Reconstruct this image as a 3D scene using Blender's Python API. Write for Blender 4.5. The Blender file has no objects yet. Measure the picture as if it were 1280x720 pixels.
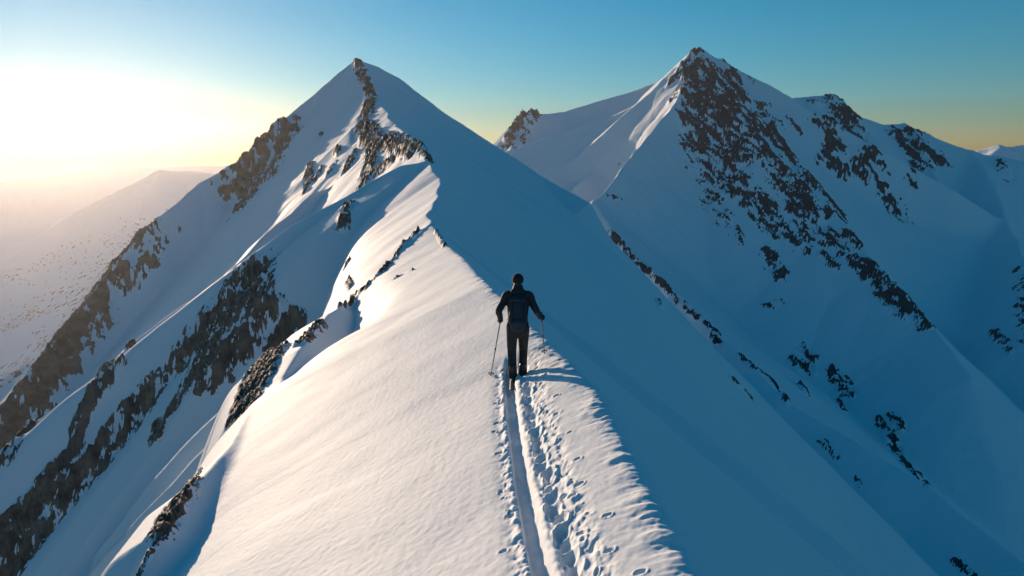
import bpy, bmesh, math, os
import numpy as np
from mathutils import Vector, Matrix

QUICK = os.environ.get("QUICK") == "1"      # only coarser tessellation while testing
scene = bpy.context.scene
COL = scene.collection
PITCH = math.radians(10.6)
FOC = 853.0                                  # focal length in pixels of a 1280 px wide picture
cp, sp = math.cos(PITCH), math.sin(PITCH)

# ------------------------------------------------------------------ helpers
def P(px, py, D):
    """world point at forward distance D seen at photo position (px, py); the camera is the origin"""
    u, v = px - 640.0, 360.0 - py
    y = FOC * cp + v * sp
    z = -FOC * sp + v * cp
    t = D / y
    return (u * t, D, z * t)

def sstep(a, b, x):
    t = np.clip((x - a) / (b - a), 0, 1)
    return t * t * (3 - 2 * t)

def _hash(ix, iy, seed):
    h = (ix.astype(np.int64) * 374761393 + iy.astype(np.int64) * 668265263 + seed * 2147483647) & 0xFFFFFFFF
    h = ((h ^ (h >> 13)) * 1274126177) & 0xFFFFFFFF
    h = (h ^ (h >> 16)) & 0xFFFFFFFF
    h = (h * 2246822519) & 0xFFFFFFFF
    return (h ^ (h >> 15)) & 0xFFFF

_ga = np.arange(256) * (2 * math.pi / 256)
_gx, _gy = np.cos(_ga), np.sin(_ga)

def perlin(x, y, seed=0):
    x = np.asarray(x, float); y = np.asarray(y, float)
    ix, iy = np.floor(x), np.floor(y)
    fx, fy = x - ix, y - iy
    u = fx * fx * fx * (fx * (fx * 6 - 15) + 10); v = fy * fy * fy * (fy * (fy * 6 - 15) + 10)
    def g(dx, dy):
        k = _hash(ix + dx, iy + dy, seed) & 255
        return _gx[k] * (fx - dx) + _gy[k] * (fy - dy)
    a = g(0, 0); b = g(1, 0); c = g(0, 1); d = g(1, 1)
    return 1.5 * ((a + (b - a) * u) * (1 - v) + (c + (d - c) * u) * v)

def fbm(x, y, lam, octs, seed=0, gain=0.5, ridged=False):
    s = 0; a = 1.0; n = 0
    lam = lam + 0.0
    for i in range(octs):
        p = perlin(x / lam, y / lam, seed + i * 17)
        if ridged: p = 1 - 2 * np.abs(p)
        s = s + a * p; n += a; a *= gain; lam = lam / 2.03
    return s / n

# ------------------------------------------------------------------ the ridges of the mountains
# a ridge: points (x,y,z) + per point (mL,eL,nL,mR,eR,nR): slope m out to distance e, slope n beyond; left/right when walking along it
R = {}
def add(name, group, c, pts):
    R[name] = (group, c, [(np.array(p, float), np.array(q, float)) for p, q in pts])

# main crest: from behind the camera, past the skier, up to the first peak
add('crest', 0, 0.12, [
    ((1.6, -60, -6.0),  (.45, 6.5, 2.4, .87, 40, 1.3)),
    ((1.50, -8, -3.2),  (.45, 6.5, 2.4, .87, 40, 1.3)),
    ((1.35, 4.7, -3.12),(.45, 6.5, 2.4, .87, 40, 1.3)),
    ((1.16, 9.3, -3.22),(.45, 7.2, 2.4, .87, 40, 1.3)),
    ((.73, 12, -3.35),  (.46, 7.6, 2.4, .87, 40, 1.3)),
    (P(610, 357, 19),   (.48, 8.0, 2.4, .87, 40, 1.3)),
    (P(599, 346, 21.5), (.48, 6.5, 2.2, .87, 40, 1.3)),
    (P(590, 336, 24),   (.50, 3.6, 1.7, .87, 40, 1.3)),
    (P(577, 322, 28),   (.50, 3.0, 1.7, .87, 40, 1.3)),
    (P(560, 306, 35),   (.50, 3.6, 1.8, .87, 40, 1.3)),
    (P(549, 292, 41),   (.52, 5.0, 2.0, .87, 40, 1.3)),
    (P(541, 281, 45),   (.62, 6.0, 2.2, .95, 40, 1.3)),
    (P(537, 279, 49),   (.62, 6.5, 2.3, .87, 40, 1.3)),
    (P(534, 268, 58),   (.62, 7, 2.4, .85, 42, 1.25)),
    (P(547, 240, 82),   (.62, 11, 2.4, .83, 46, 1.25)),
    (P(550, 222, 98),   (.62, 12, 2.4, .82, 48, 1.2)),
    (P(534, 203, 118),  (.75, 13, 2.4, .80, 52, 1.2)),
    (P(520, 178, 170),  (1.0, 30, 1.6, .76, 65, 1.2)),
    (P(492, 155, 270),  (.9, 60, 1.2, .68, 95, 1.1)),
    (P(466, 118, 430),  (.85, 90, 1.0, .62, 150, 1.0)),
    (P(445, 75, 560),   (.85, 120, 1.0, .58, 180, 1.0)),
])
add('east_shoulder', 0, .8, [
    (P(445, 75, 560),  (1.0, 100, 1.0, .58, 300, 1.0)),
    (P(472, 84, 564),  (1.0, 100, 1.0, .58, 300, 1.0)),
    (P(505, 102, 568), (1.0, 100, 1.0, .56, 300, 1.0)),
    (P(560, 145, 575), (1.0, 100, 1.0, .50, 300, 1.0)),
    (P(620, 190, 580), (1.0, 100, 1.0, .42, 240, 1.0)),
    (P(680, 222, 570), (1.0, 100, 1.0, .36, 200, 1.0)),
    (P(742, 254, 540), (1.1, 100, 1.0, .34, 160, 1.0)),
])
add('west_shoulder', 0, .6, [
    (P(445, 75, 560),  (.80, 300, 1, .9, 300, 1)),
    (P(398, 115, 520), (.80, 300, 1, .9, 300, 1)),
    (P(350, 152, 490), (.80, 300, 1, .95, 300, 1)),
    (P(300, 200, 460), (.85, 300, 1, 1, 300, 1)),
    (P(250, 228, 430), (.85, 300, 1, 1, 300, 1)),
    (P(185, 285, 390), (.85, 300, 1, 1, 300, 1)),
    (P(120, 370, 350), (.9, 300, 1, 1, 300, 1)),
    (P(62, 440, 315),  (.9, 300, 1, 1, 300, 1)),
    (P(0, 520, 280),   (.9, 300, 1, 1, 300, 1)),
    (P(-140, 660, 240),(.9, 300, 1, 1, 300, 1)),
])
# central rocky buttress below the peak
add('buttress_foot', 0, .5, [
    (P(534, 203, 118),  (.42, 26, .9, 1.0, 30, 1)),
    (P(503, 206, 121),  (.46, 26, .9, 1.0, 30, 1)),
    (P(468, 225, 128),  (.60, 60, .9, 1.0, 30, 1)),
    (P(425, 262, 140),  (.78, 60, .9, 1.0, 30, 1)),
    (P(345, 322, 158),  (.85, 60, 1, 1.0, 30, 1)),
    (P(272, 364, 168),  (.95, 60, 1, 1.0, 30, 1)),
])
add('buttress', 0, .6, [
    (P(462, 118, 430), (.85, 200, 1, .85, 200, 1)),
    (P(440, 165, 330), (.9, 200, 1, .9, 200, 1)),
    (P(432, 225, 260), (1.0, 200, 1, 1.0, 200, 1)),
    (P(425, 262, 225), (1.1, 200, 1, 1.1, 200, 1)),
])
# ribs running down towards the lower left
add('rib_high', 0, 0.8, [
    (P(432, 225, 260), (.95, 200, 1, 1.0, 200, 1)),
    (P(390, 244, 232), (.95, 200, 1, 1.0, 200, 1)),
    (P(330, 297, 200), (.95, 200, 1, 1.0, 200, 1)),
    (P(270, 362, 170), (.95, 200, 1, 1.05, 200, 1)),
    (P(232, 380, 160), (.95, 200, 1, 1.1, 200, 1)),
    (P(165, 428, 145), (.95, 200, 1, 1.1, 200, 1)),
    (P(112, 498, 125), (.95, 200, 1, 1.1, 200, 1)),
    (P(84, 568, 108),  (.95, 200, 1, 1.1, 200, 1)),
    (P(0, 655, 92),    (.95, 200, 1, 1.1, 200, 1)),
    (P(-120, 760, 80), (.95, 200, 1, 1.1, 200, 1)),
])
add('rib_low', 0, 0.8, [
    (P(270, 362, 168), (1.0, 200, 1, 1.0, 200, 1)),
    (P(285, 420, 140), (1.0, 200, 1, 1.0, 200, 1)),
    (P(245, 480, 118), (1.0, 200, 1, 1.0, 200, 1)),
    (P(200, 545, 100), (1.0, 200, 1, 1.0, 200, 1)),
    (P(150, 640, 82),  (1.0, 200, 1, 1.0, 200, 1)),
])
# rib falling from the knoll on the crest
add('knoll_rib', 0, 0.15, [
    (P(541, 281, 45),  (.60, 30, 1, .75, 30, 1)),
    (P(515, 300, 43),  (.62, 30, 1, .9, 30, 1)),
    (P(480, 338, 40),  (.62, 30, 1, 1.2, 3, 2.4)),
    (P(440, 378, 36),  (.8, 30, 1, 2.4, 3, 2.4)),
])
add('outcrop_rib', 0, 0.08, [
    (P(442, 378, 37),  (.9, 40, .7, 1.2, 1.5, 2.6)),
    (P(412, 392, 31),  (.9, 40, .7, .55, 2.2, 2.6)),
    (P(374, 438, 24),  (.9, 40, .7, .48, 2.6, 2.6)),
    (P(345, 488, 20.3),(.8, 40, .7, .6, 1.6, 2.6)),
    (P(318, 508, 19),  (.6, 40, .7, 1.8, 1, 2.6)),
    (P(290, 556, 15),  (.8, 40, .7, 1.2, .8, 2.6)),
    (P(240, 612, 12),  (.9, 40, .7, .6, .9, 2.6)),
    (P(202, 662, 10.3),(.9, 40, .7, .65, .9, 2.6)),
    (P(175, 725, 9.3), (.6, 40, .7, 1.6, 1, 2.6)),
    (P(60, 960, 7),    (.5, 40, .7, 2.6, 1, 2.6)),
])
# second mountain
add('summit_ridge', 1, 4.0, [
    (P(560, 330, 1850), (1.1, 200, 1, 1.0, 200, .8)),
    (P(625, 188, 1960), (1.1, 200, 1, .62, 200, .6)),
    (P(655, 143, 2020), (1.1, 200, 1, .55, 200, .5)),
    (P(705, 141, 2040), (1.1, 200, 1, .55, 200, .5)),
    (P(770, 122, 2020), (1.1, 200, 1, .60, 200, .5)),
    (P(826, 101, 1960), (1.1, 200, 1, .95, 95, .35)),
    (P(853, 76, 1790),  (1.1, 200, 1, 1.0, 110, .35)),
    (P(876, 60, 1600),  (1.1, 200, 1, .9, 200, .8)),
    (P(905, 75, 1610),  (1.1, 200, 1, .85, 200, .8)),
    (P(940, 103, 1630), (1.1, 200, 1, .85, 200, .8)),
    (P(985, 124, 1660), (1.1, 200, 1, .80, 200, .7)),
    (P(1040, 118, 1700),(1.1, 200, 1, .80, 200, .7)),
    (P(1075, 148, 1700),(1.1, 200, 1, .80, 200, .7)),
    (P(1105, 157, 1700),(1.1, 200, 1, .80, 200, .7)),
    (P(1135, 155, 1700),(1.1, 200, 1, .80, 200, .7)),
    (P(1165, 168, 1650),(1.1, 200, 1, .80, 200, .7)),
    (P(1215, 189, 1600),(1.1, 200, 1, .75, 200, .6)),
    (P(1260, 196, 1560),(1.1, 200, 1, .75, 200, .6)),
    (P(1400, 230, 1450),(1.1, 200, 1, .75, 200, .6)),
    (P(1700, 300, 1200),(1.1, 200, 1, .75, 200, .6)),
])
add('summit_west_edge', 1, 2.0, [
    (P(876, 60, 1600),  (.6, 300, .6, .80, 130, 1.6)),
    (P(864, 92, 1530),  (.75, 300, .7, .72, 130, 1.6)),
    (P(850, 122, 1450), (.9, 300, .8, .9, 70, 1.6)),
    (P(815, 165, 1350), (1.0, 300, .9, 1.6, 25, 1.6)),
    (P(742, 252, 1120), (1.0, 300, .9, 1.6, 25, 1.6)),
    (P(700, 330, 1000), (1.0, 300, .9, .4, 300, 1)),
])
add('summit_spur', 1, 2.5, [
    (P(876, 60, 1600),  (.9, 300, 1, .85, 300, 1)),
    (P(905, 120, 1450), (.95, 300, 1, .80, 300, 1)),
    (P(960, 190, 1300), (.95, 300, 1, .75, 300, 1)),
    (P(1050, 270, 1150),(.95, 300, 1, .70, 300, 1)),
    (P(1100, 335, 1030),(.95, 300, 1, .70, 300, 1)),
    (P(1160, 402, 920), (.95, 300, 1, .70, 300, 1)),
    (P(1215, 470, 800), (.75, 300, 1, .62, 300, 1)),
])
add('string_spur', 1, 2.5, [
    (P(742, 252, 1120), (.7, 300, 1, .75, 300, 1)),
    (P(770, 300, 1000), (.65, 300, 1, .75, 300, 1)),
    (P(860, 380, 830),  (.65, 300, 1, .75, 300, 1)),
    (P(980, 500, 620),  (.65, 300, 1, .75, 300, 1)),
    (P(1160, 610, 500), (.7, 300, 1, .75, 300, 1)),
    (P(1300, 720, 420), (.7, 300, 1, .75, 300, 1)),
])
add('second_top_spur', 1, 3.0, [
    (P(1040, 118, 1700),(.9, 300, 1, .9, 300, 1)),
    (P(1062, 170, 1600),(.9, 300, 1, .9, 300, 1)),
    (P(1090, 220, 1500),(.9, 300, 1, .9, 300, 1)),
    (P(1125, 280, 1380),(.9, 300, 1, .9, 300, 1)),
])
add('third_top_spur', 1, 3.0, [
    (P(1135, 155, 1700),(.9, 300, 1, .9, 300, 1)),
    (P(1155, 190, 1600),(.9, 300, 1, .9, 300, 1)),
    (P(1175, 235, 1480),(.9, 300, 1, .9, 300, 1)),
])
add('right_rim', 1, 4.0, [
    (P(1215, 189, 1600),(.7, 300, .6, .9, 300, 1)),
    (P(1275, 300, 1250),(.7, 300, .6, .9, 300, 1)),
    (P(1300, 420, 950), (.7, 300, .6, .9, 300, 1)),
    (P(1400, 620, 700), (.7, 300, .6, .9, 300, 1)),
])
# hazy range across the valley on the left
add('west_range', 2, 12.0, [
    (P(-400, 300, 2600), (.6, 900, .5, .5, 900, .4)),
    (P(0, 330, 2500),    (.6, 900, .5, .5, 900, .4)),
    (P(90, 268, 2700),   (.6, 900, .5, .5, 900, .4)),
    (P(140, 240, 2850),  (.6, 900, .5, .5, 900, .4)),
    (P(200, 211, 3000),  (.6, 900, .5, .5, 900, .4)),
    (P(262, 214, 3100),  (.6, 900, .5, .5, 900, .4)),
    (P(400, 240, 3200),  (.6, 900, .5, .5, 900, .4)),
])
add('west_spur', 2, 6.0, [
    (P(200, 211, 3000),  (.55, 900, .5, .55, 900, .5)),
    (P(150, 330, 1900),  (.55, 900, .5, .55, 900, .5)),
    (P(60, 480, 1150),   (.55, 900, .5, .55, 900, .5)),
    (P(-60, 560, 900),   (.55, 900, .5, .55, 900, .5)),
])
add('near_snow_rib', 2, 2.0, [
    (P(90, 440, 560),   (.8, 300, .7, .8, 300, .7)),
    (P(40, 458, 520),   (.8, 300, .7, .8, 300, .7)),
    (P(-30, 490, 480),  (.8, 300, .7, .8, 300, .7)),
    (P(-200, 560, 420), (.8, 300, .7, .8, 300, .7)),
])
# far skyline
add('far_range', 3, 15.0, [
    ((-9000, 1500, -60),   (.35, 3000, .3, .35, 3000, .3)),
    (P(-500, 206, 4300),   (.35, 3000, .3, .35, 3000, .3)),
    (P(-60, 203, 4700),    (.35, 3000, .3, .35, 3000, .3)),
    (P(100, 206, 4800),    (.35, 3000, .3, .35, 3000, .3)),
    (P(300, 207, 4900),    (.35, 3000, .3, .35, 3000, .3)),
    (P(600, 215, 4900),    (.35, 3000, .3, .35, 3000, .3)),
    (P(1100, 205, 4600),   (.35, 3000, .3, .35, 3000, .3)),
    (P(1215, 192, 4200),   (.35, 3000, .3, .35, 3000, .3)),
    (P(1258, 179, 3900),   (.35, 3000, .3, .35, 3000, .3)),
    (P(1330, 184, 3700),   (.35, 3000, .3, .35, 3000, .3)),
    ((7000, 1500, 60),     (.35, 3000, .3, .35, 3000, .3)),
])
GROUPK = {0: 1.2, 1: 14.0, 2: 18.0, 3: 60.0}
FLOOR = -900.0

ENDFALL = {'crest': 0.0, 'knoll_rib': 1.6, 'outcrop_rib': .2, 'east_shoulder': .9, 'buttress_foot': .5, 'buttress': .4, 'summit_ridge': .3, 'summit_west_edge': .3}

def soft_break(d, e):
    w = 0.10 * e
    return np.where(d - e > 4 * w, d - e, w * np.log1p(np.exp(np.minimum((d - e) / w, 30))))

def ridge_height(name, x, y, only=None, each=None):
    g, c, pts = R[name]
    best = np.full(x.shape, -1e9)
    for si, ((a, qa), (b, qb)) in enumerate(zip(pts[:-1], pts[1:])):
        if only is not None and si not in only: continue
        ex, ey = b[0] - a[0], b[1] - a[1]
        L2 = ex * ex + ey * ey
        t = np.clip(((x - a[0]) * ex + (y - a[1]) * ey) / L2, 0, 1)
        dx = x - (a[0] + t * ex); dy = y - (a[1] + t * ey)
        d = np.hypot(dx, dy)
        side = (ex * (y - a[1]) - ey * (x - a[0])) / (math.sqrt(L2) * np.maximum(d, 1e-6)) 
        wl = sstep(-.28, .28, side)
        q = [qa[i] + (qb[i] - qa[i]) * t for i in range(6)]
        # beyond its two ends a segment falls off faster, so that it does not fan out over its neighbours
        al = ((x - a[0]) * ex + (y - a[1]) * ey) / math.sqrt(L2)
        over = np.maximum(np.maximum(-al, al - math.sqrt(L2)), 0)
        cc = min(c, 0.3) if name == 'crest' and b[1] < 50 else c
        dd = np.sqrt(d * d + cc * cc) - cc
        def drop(m, e, n):
            return m * dd + (n - m) * soft_break(dd, e)
        dl = drop(q[0], q[1], q[2]); dr = drop(q[3], q[4], q[5])
        hh = a[2] + (b[2] - a[2]) * t - (dl * wl + dr * (1 - wl)) - ENDFALL.get(name, .25) * over
        if each is not None: each[(name, si)] = hh
        best = np.maximum(best, hh)
    return best

def smax(a, b, k):
    h = np.clip(0.5 + 0.5 * (a - b) / k, 0, 1)
    return b + (a - b) * h + k * h * (1 - h)

# ------------------------------------------------------------------ tracks in the snow of the near ridge
def poly(y, pts):
    ys = [p[1] for p in pts]; xs = [p[0] for p in pts]
    return np.interp(y, ys, xs)
TRACK = [(0.62, 1.0), (0.55, 3.0), (0.43, 4.8), (0.33, 6.0), (0.22, 7.6), (0.13, 9.4), (0.08, 11.0), (0.06, 12.6)]

_rng = np.random.RandomState(4)
DIVOTS = []
yy = 3.2
while yy < 11.0:                          # pole plants on both sides of the track
    for off in (-.36, .50):
        DIVOTS.append((float(poly(yy, TRACK)) + off + _rng.normal(0, .05), yy + _rng.normal(0, .15), .016 + .014 * _rng.rand(), .02 + .03 * _rng.rand(), 1.2 + .5 * _rng.rand()))
    yy += .62 + .25 * _rng.rand()
for _ in range(46):                       # crumbs of broken crust beside the grooves
    yy = 3.0 + 7.5 * _rng.rand() ** 1.2
    off = _rng.choice([-1, 1], p=[.4, .6]) * (.26 + abs(_rng.normal(0, .07)))
    DIVOTS.append((float(poly(yy, TRACK)) + off, yy, .012 + .022 * _rng.rand() ** 2, .012 + .03 * _rng.rand(), _rng.rand() * 3.14))
FOOT = []
yy = 3.0
while yy < 11.0:                          # choppy marks along the right-hand groove
    FOOT.append((float(poly(yy, TRACK)) + 0.15 + _rng.normal(0, .025), yy, 0.038 + 0.03 * _rng.rand(), 0.035 + 0.05 * _rng.rand()))
    yy += 0.13 + 0.14 * _rng.rand()

def near_detail(x, y, z):
    r = np.hypot(x, y)
    m = (r < 60) & (y > -20)
    if not m.any(): return z
    X, Y = x[m], y[m]; Z = z[m].copy(); Rr = r[m]
    fade = 1 - sstep(30, 60, Rr)
    crest_x = np.interp(Y, [-8, 4.7, 9.3, 12, 19, 28, 45], [1.5, 1.35, 1.16, .73, -0.67, -2.07, -5.2])
    u = X - crest_x
    left = 1 - sstep(-0.2, 0.4, u)
    # wind-packed surface: low ripples running down the left slope, tiny crust relief
    Z += fade * left * (0.0028 * fbm(X * .35 + Y * .16, Y * .9 - X * .5, 0.5, 4, 5) + 0.05 * fbm(X, Y, 3.1, 3, 9)
                        + 0.0045 * fbm(X, Y, .11, 2, 15))
    right = sstep(0.3, 1.5, u)
    Z += fade * right * (0.012 * fbm(X * .5 - Y * .2, Y + X * .3, .5, 4, 55) + .05 * fbm(X, Y, 4.3, 3, 59))
    # ragged crust along the crest
    wj = np.exp(-(u / 0.25) ** 2)
    Z += fade * wj * (.35 + 1.5 * np.abs(perlin(Y / 1.3, Y * 0 + 2.2, 61))) * (0.070 * fbm(X * .30, Y, .38, 4, 31, .65) + 0.02 * fbm(X * .5, Y, .12, 3, 37, .6))
    # trough and the two ski grooves
    T = (Y > .3) & (Y < 12.6) & (np.abs(X - poly(Y, TRACK)) < 1.2)
    if T.any():
        x_, y_ = X[T], Y[T]
        c = x_ - poly(y_, TRACK)
        endf = 1 - sstep(11.6, 12.5, y_)
        dz = -0.05 * np.exp(-(c / 0.34) ** 4) * endf
        wob = 0.012 * perlin(y_ / .35, y_ * 0, 3)
        g1 = sstep(.095, .055, np.abs(c + 0.11 + wob))
        dz -= g1 * (0.115 + .02 * perlin(x_ / .1, y_ / .15, 8)) * endf
        rough = fbm(x_, y_, .22, 3, 71, .6)
        g2 = sstep(.085, .04, np.abs(c - 0.14 - 1.6 * wob) + 0.05 * rough)
        dz -= g2 * 0.055 * endf * sstep(-.5, .3, perlin(y_ / .3, y_ * 0 + .5, 12))
        # heaped edges
        dz += 0.03 * np.exp(-((c + .24) / .05) ** 2) * (1 + fbm(x_, y_, .15, 2, 81)) * endf
        dz += 0.035 * np.exp(-((c - .02) / .045) ** 2) * (0.8 + .8 * fbm(x_, y_, .2, 2, 82)) * endf
        dz += 0.05 * np.exp(-((np.abs(c - .05) - .30) / .10) ** 2) * fbm(x_, y_, .17, 3, 83, .6) * endf
        for (fx, fy, fr, fd) in FOOT:
            k = (np.abs(y_ - fy) < .4) & (np.abs(x_ - fx) < .4)
            if k.any():
                q = ((x_[k] - fx) / (fr * 1.0)) ** 2 + ((y_[k] - fy) / (fr * 1.5)) ** 2
                dz[k] += -fd * np.exp(-q ** 1.5) + .4 * fd * np.exp(-((np.sqrt(q) - 1.5) / .4) ** 2)
        Z[T] += dz
        for (fx, fy, fr, fd, an) in DIVOTS:
            k = (np.abs(Y - fy) < .5) & (np.abs(X - fx) < .5)
            if k.any():
                xa = (X[k] - fx) * math.cos(an) + (Y[k] - fy) * math.sin(an)
                ya = -(X[k] - fx) * math.sin(an) + (Y[k] - fy) * math.cos(an)
                q = (xa / fr) ** 2 + (ya / (fr * 1.7)) ** 2
                Z[k] += -fd * np.exp(-q ** 1.5) + .3 * fd * np.exp(-((np.sqrt(q) - 1.4) / .4) ** 2)
    z = z.copy(); z[m] = Z
    return z

# ------------------------------------------------------------------ height of the whole terrain
def warp(x, y):
    r = np.hypot(x, y)
    wx = 0; wy = 0
    for i, lam in enumerate((6, 16, 40, 100, 260, 700)):
        g = sstep(2.5 * lam, 7 * lam, r) * lam * 0.045
        if i == 0: g = g * 0.8
        wx = wx + g * perlin(x / lam, y / lam, 101 + i)
        wy = wy + g * perlin(x / lam, y / lam, 201 + i)
    return x + wx, y + wy

def base_height(x, y, with_group=False, active=None):
    xw, yw = warp(x, y)
    hs = {g: np.full(np.shape(x), -1e9) for g in GROUPK}
    for n in R:
        if active is not None and n not in active: continue
        g = R[n][0]
        h = ridge_height(n, xw, yw, None if active is None else active[n])
        if n in ('knoll_rib', 'outcrop_rib'): k = .35
        elif n == 'crest': k = GROUPK[g] * .3
        else: k = GROUPK[g]
        hs[g] = smax(hs[g], h, k)
    G = np.stack([hs[g] for g in sorted(hs)])
    gi = np.argmax(G, 0)
    r = np.hypot(x, y)
    h = smax(hs[0], hs[1], 10.0)
    h = smax(h, hs[2], 14.0)
    fl = FLOOR + 120 * fbm(x, y, 1500, 4, 301)
    h = smax(h, smax(hs[3], fl, 80.0), 40.0)
    gi = np.where(np.maximum(hs[3], fl) > np.maximum(np.maximum(hs[0], hs[1]), hs[2]), 3, gi)
    # gentle relief of the snow at every size
    for i, lam in enumerate((5, 13, 33, 80, 200, 520)):
        g = sstep(3 * lam, 9 * lam, r) * lam * np.where(gi == 1, .030, .019)
        p = perlin(x / lam + 3.3, y / lam + 1.7, 401 + i)
        h = h + g * (.7 * p + .9 * (.25 - np.abs(perlin(x / lam + 9.1, y / lam - 4.2, 431 + i))))
    if with_group: return h, gi
    return h

def raycast(px, py):
    """first hit of the terrain for a list of picture positions -> world points"""
    px = np.asarray(px, float); py = np.asarray(py, float)
    u, v = px - 640.0, 360.0 - py
    dy = FOC * cp + v * sp; dz = -FOC * sp + v * cp
    n = 900
    rr = np.exp(np.linspace(math.log(4), math.log(5500), n))      # forward distance y
    X = (u / dy)[:, None] * rr[None]; Y = np.repeat(rr[None], len(px), 0); Zr = (dz / dy)[:, None] * rr[None]
    H = base_height(X, Y)
    below = Zr < H
    below[:, -1] = True
    k = np.maximum(np.argmax(below, 1), 1)
    i = np.arange(len(px))
    a = (Zr - H)[i, k - 1]; b = (Zr - H)[i, k]
    t = np.clip(a / np.maximum(a - b, 1e-9), 0, 1)
    d = rr[k - 1] + (rr[k] - rr[k - 1]) * t
    return np.stack([u / dy * d, d, dz / dy * d], 1)

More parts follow.
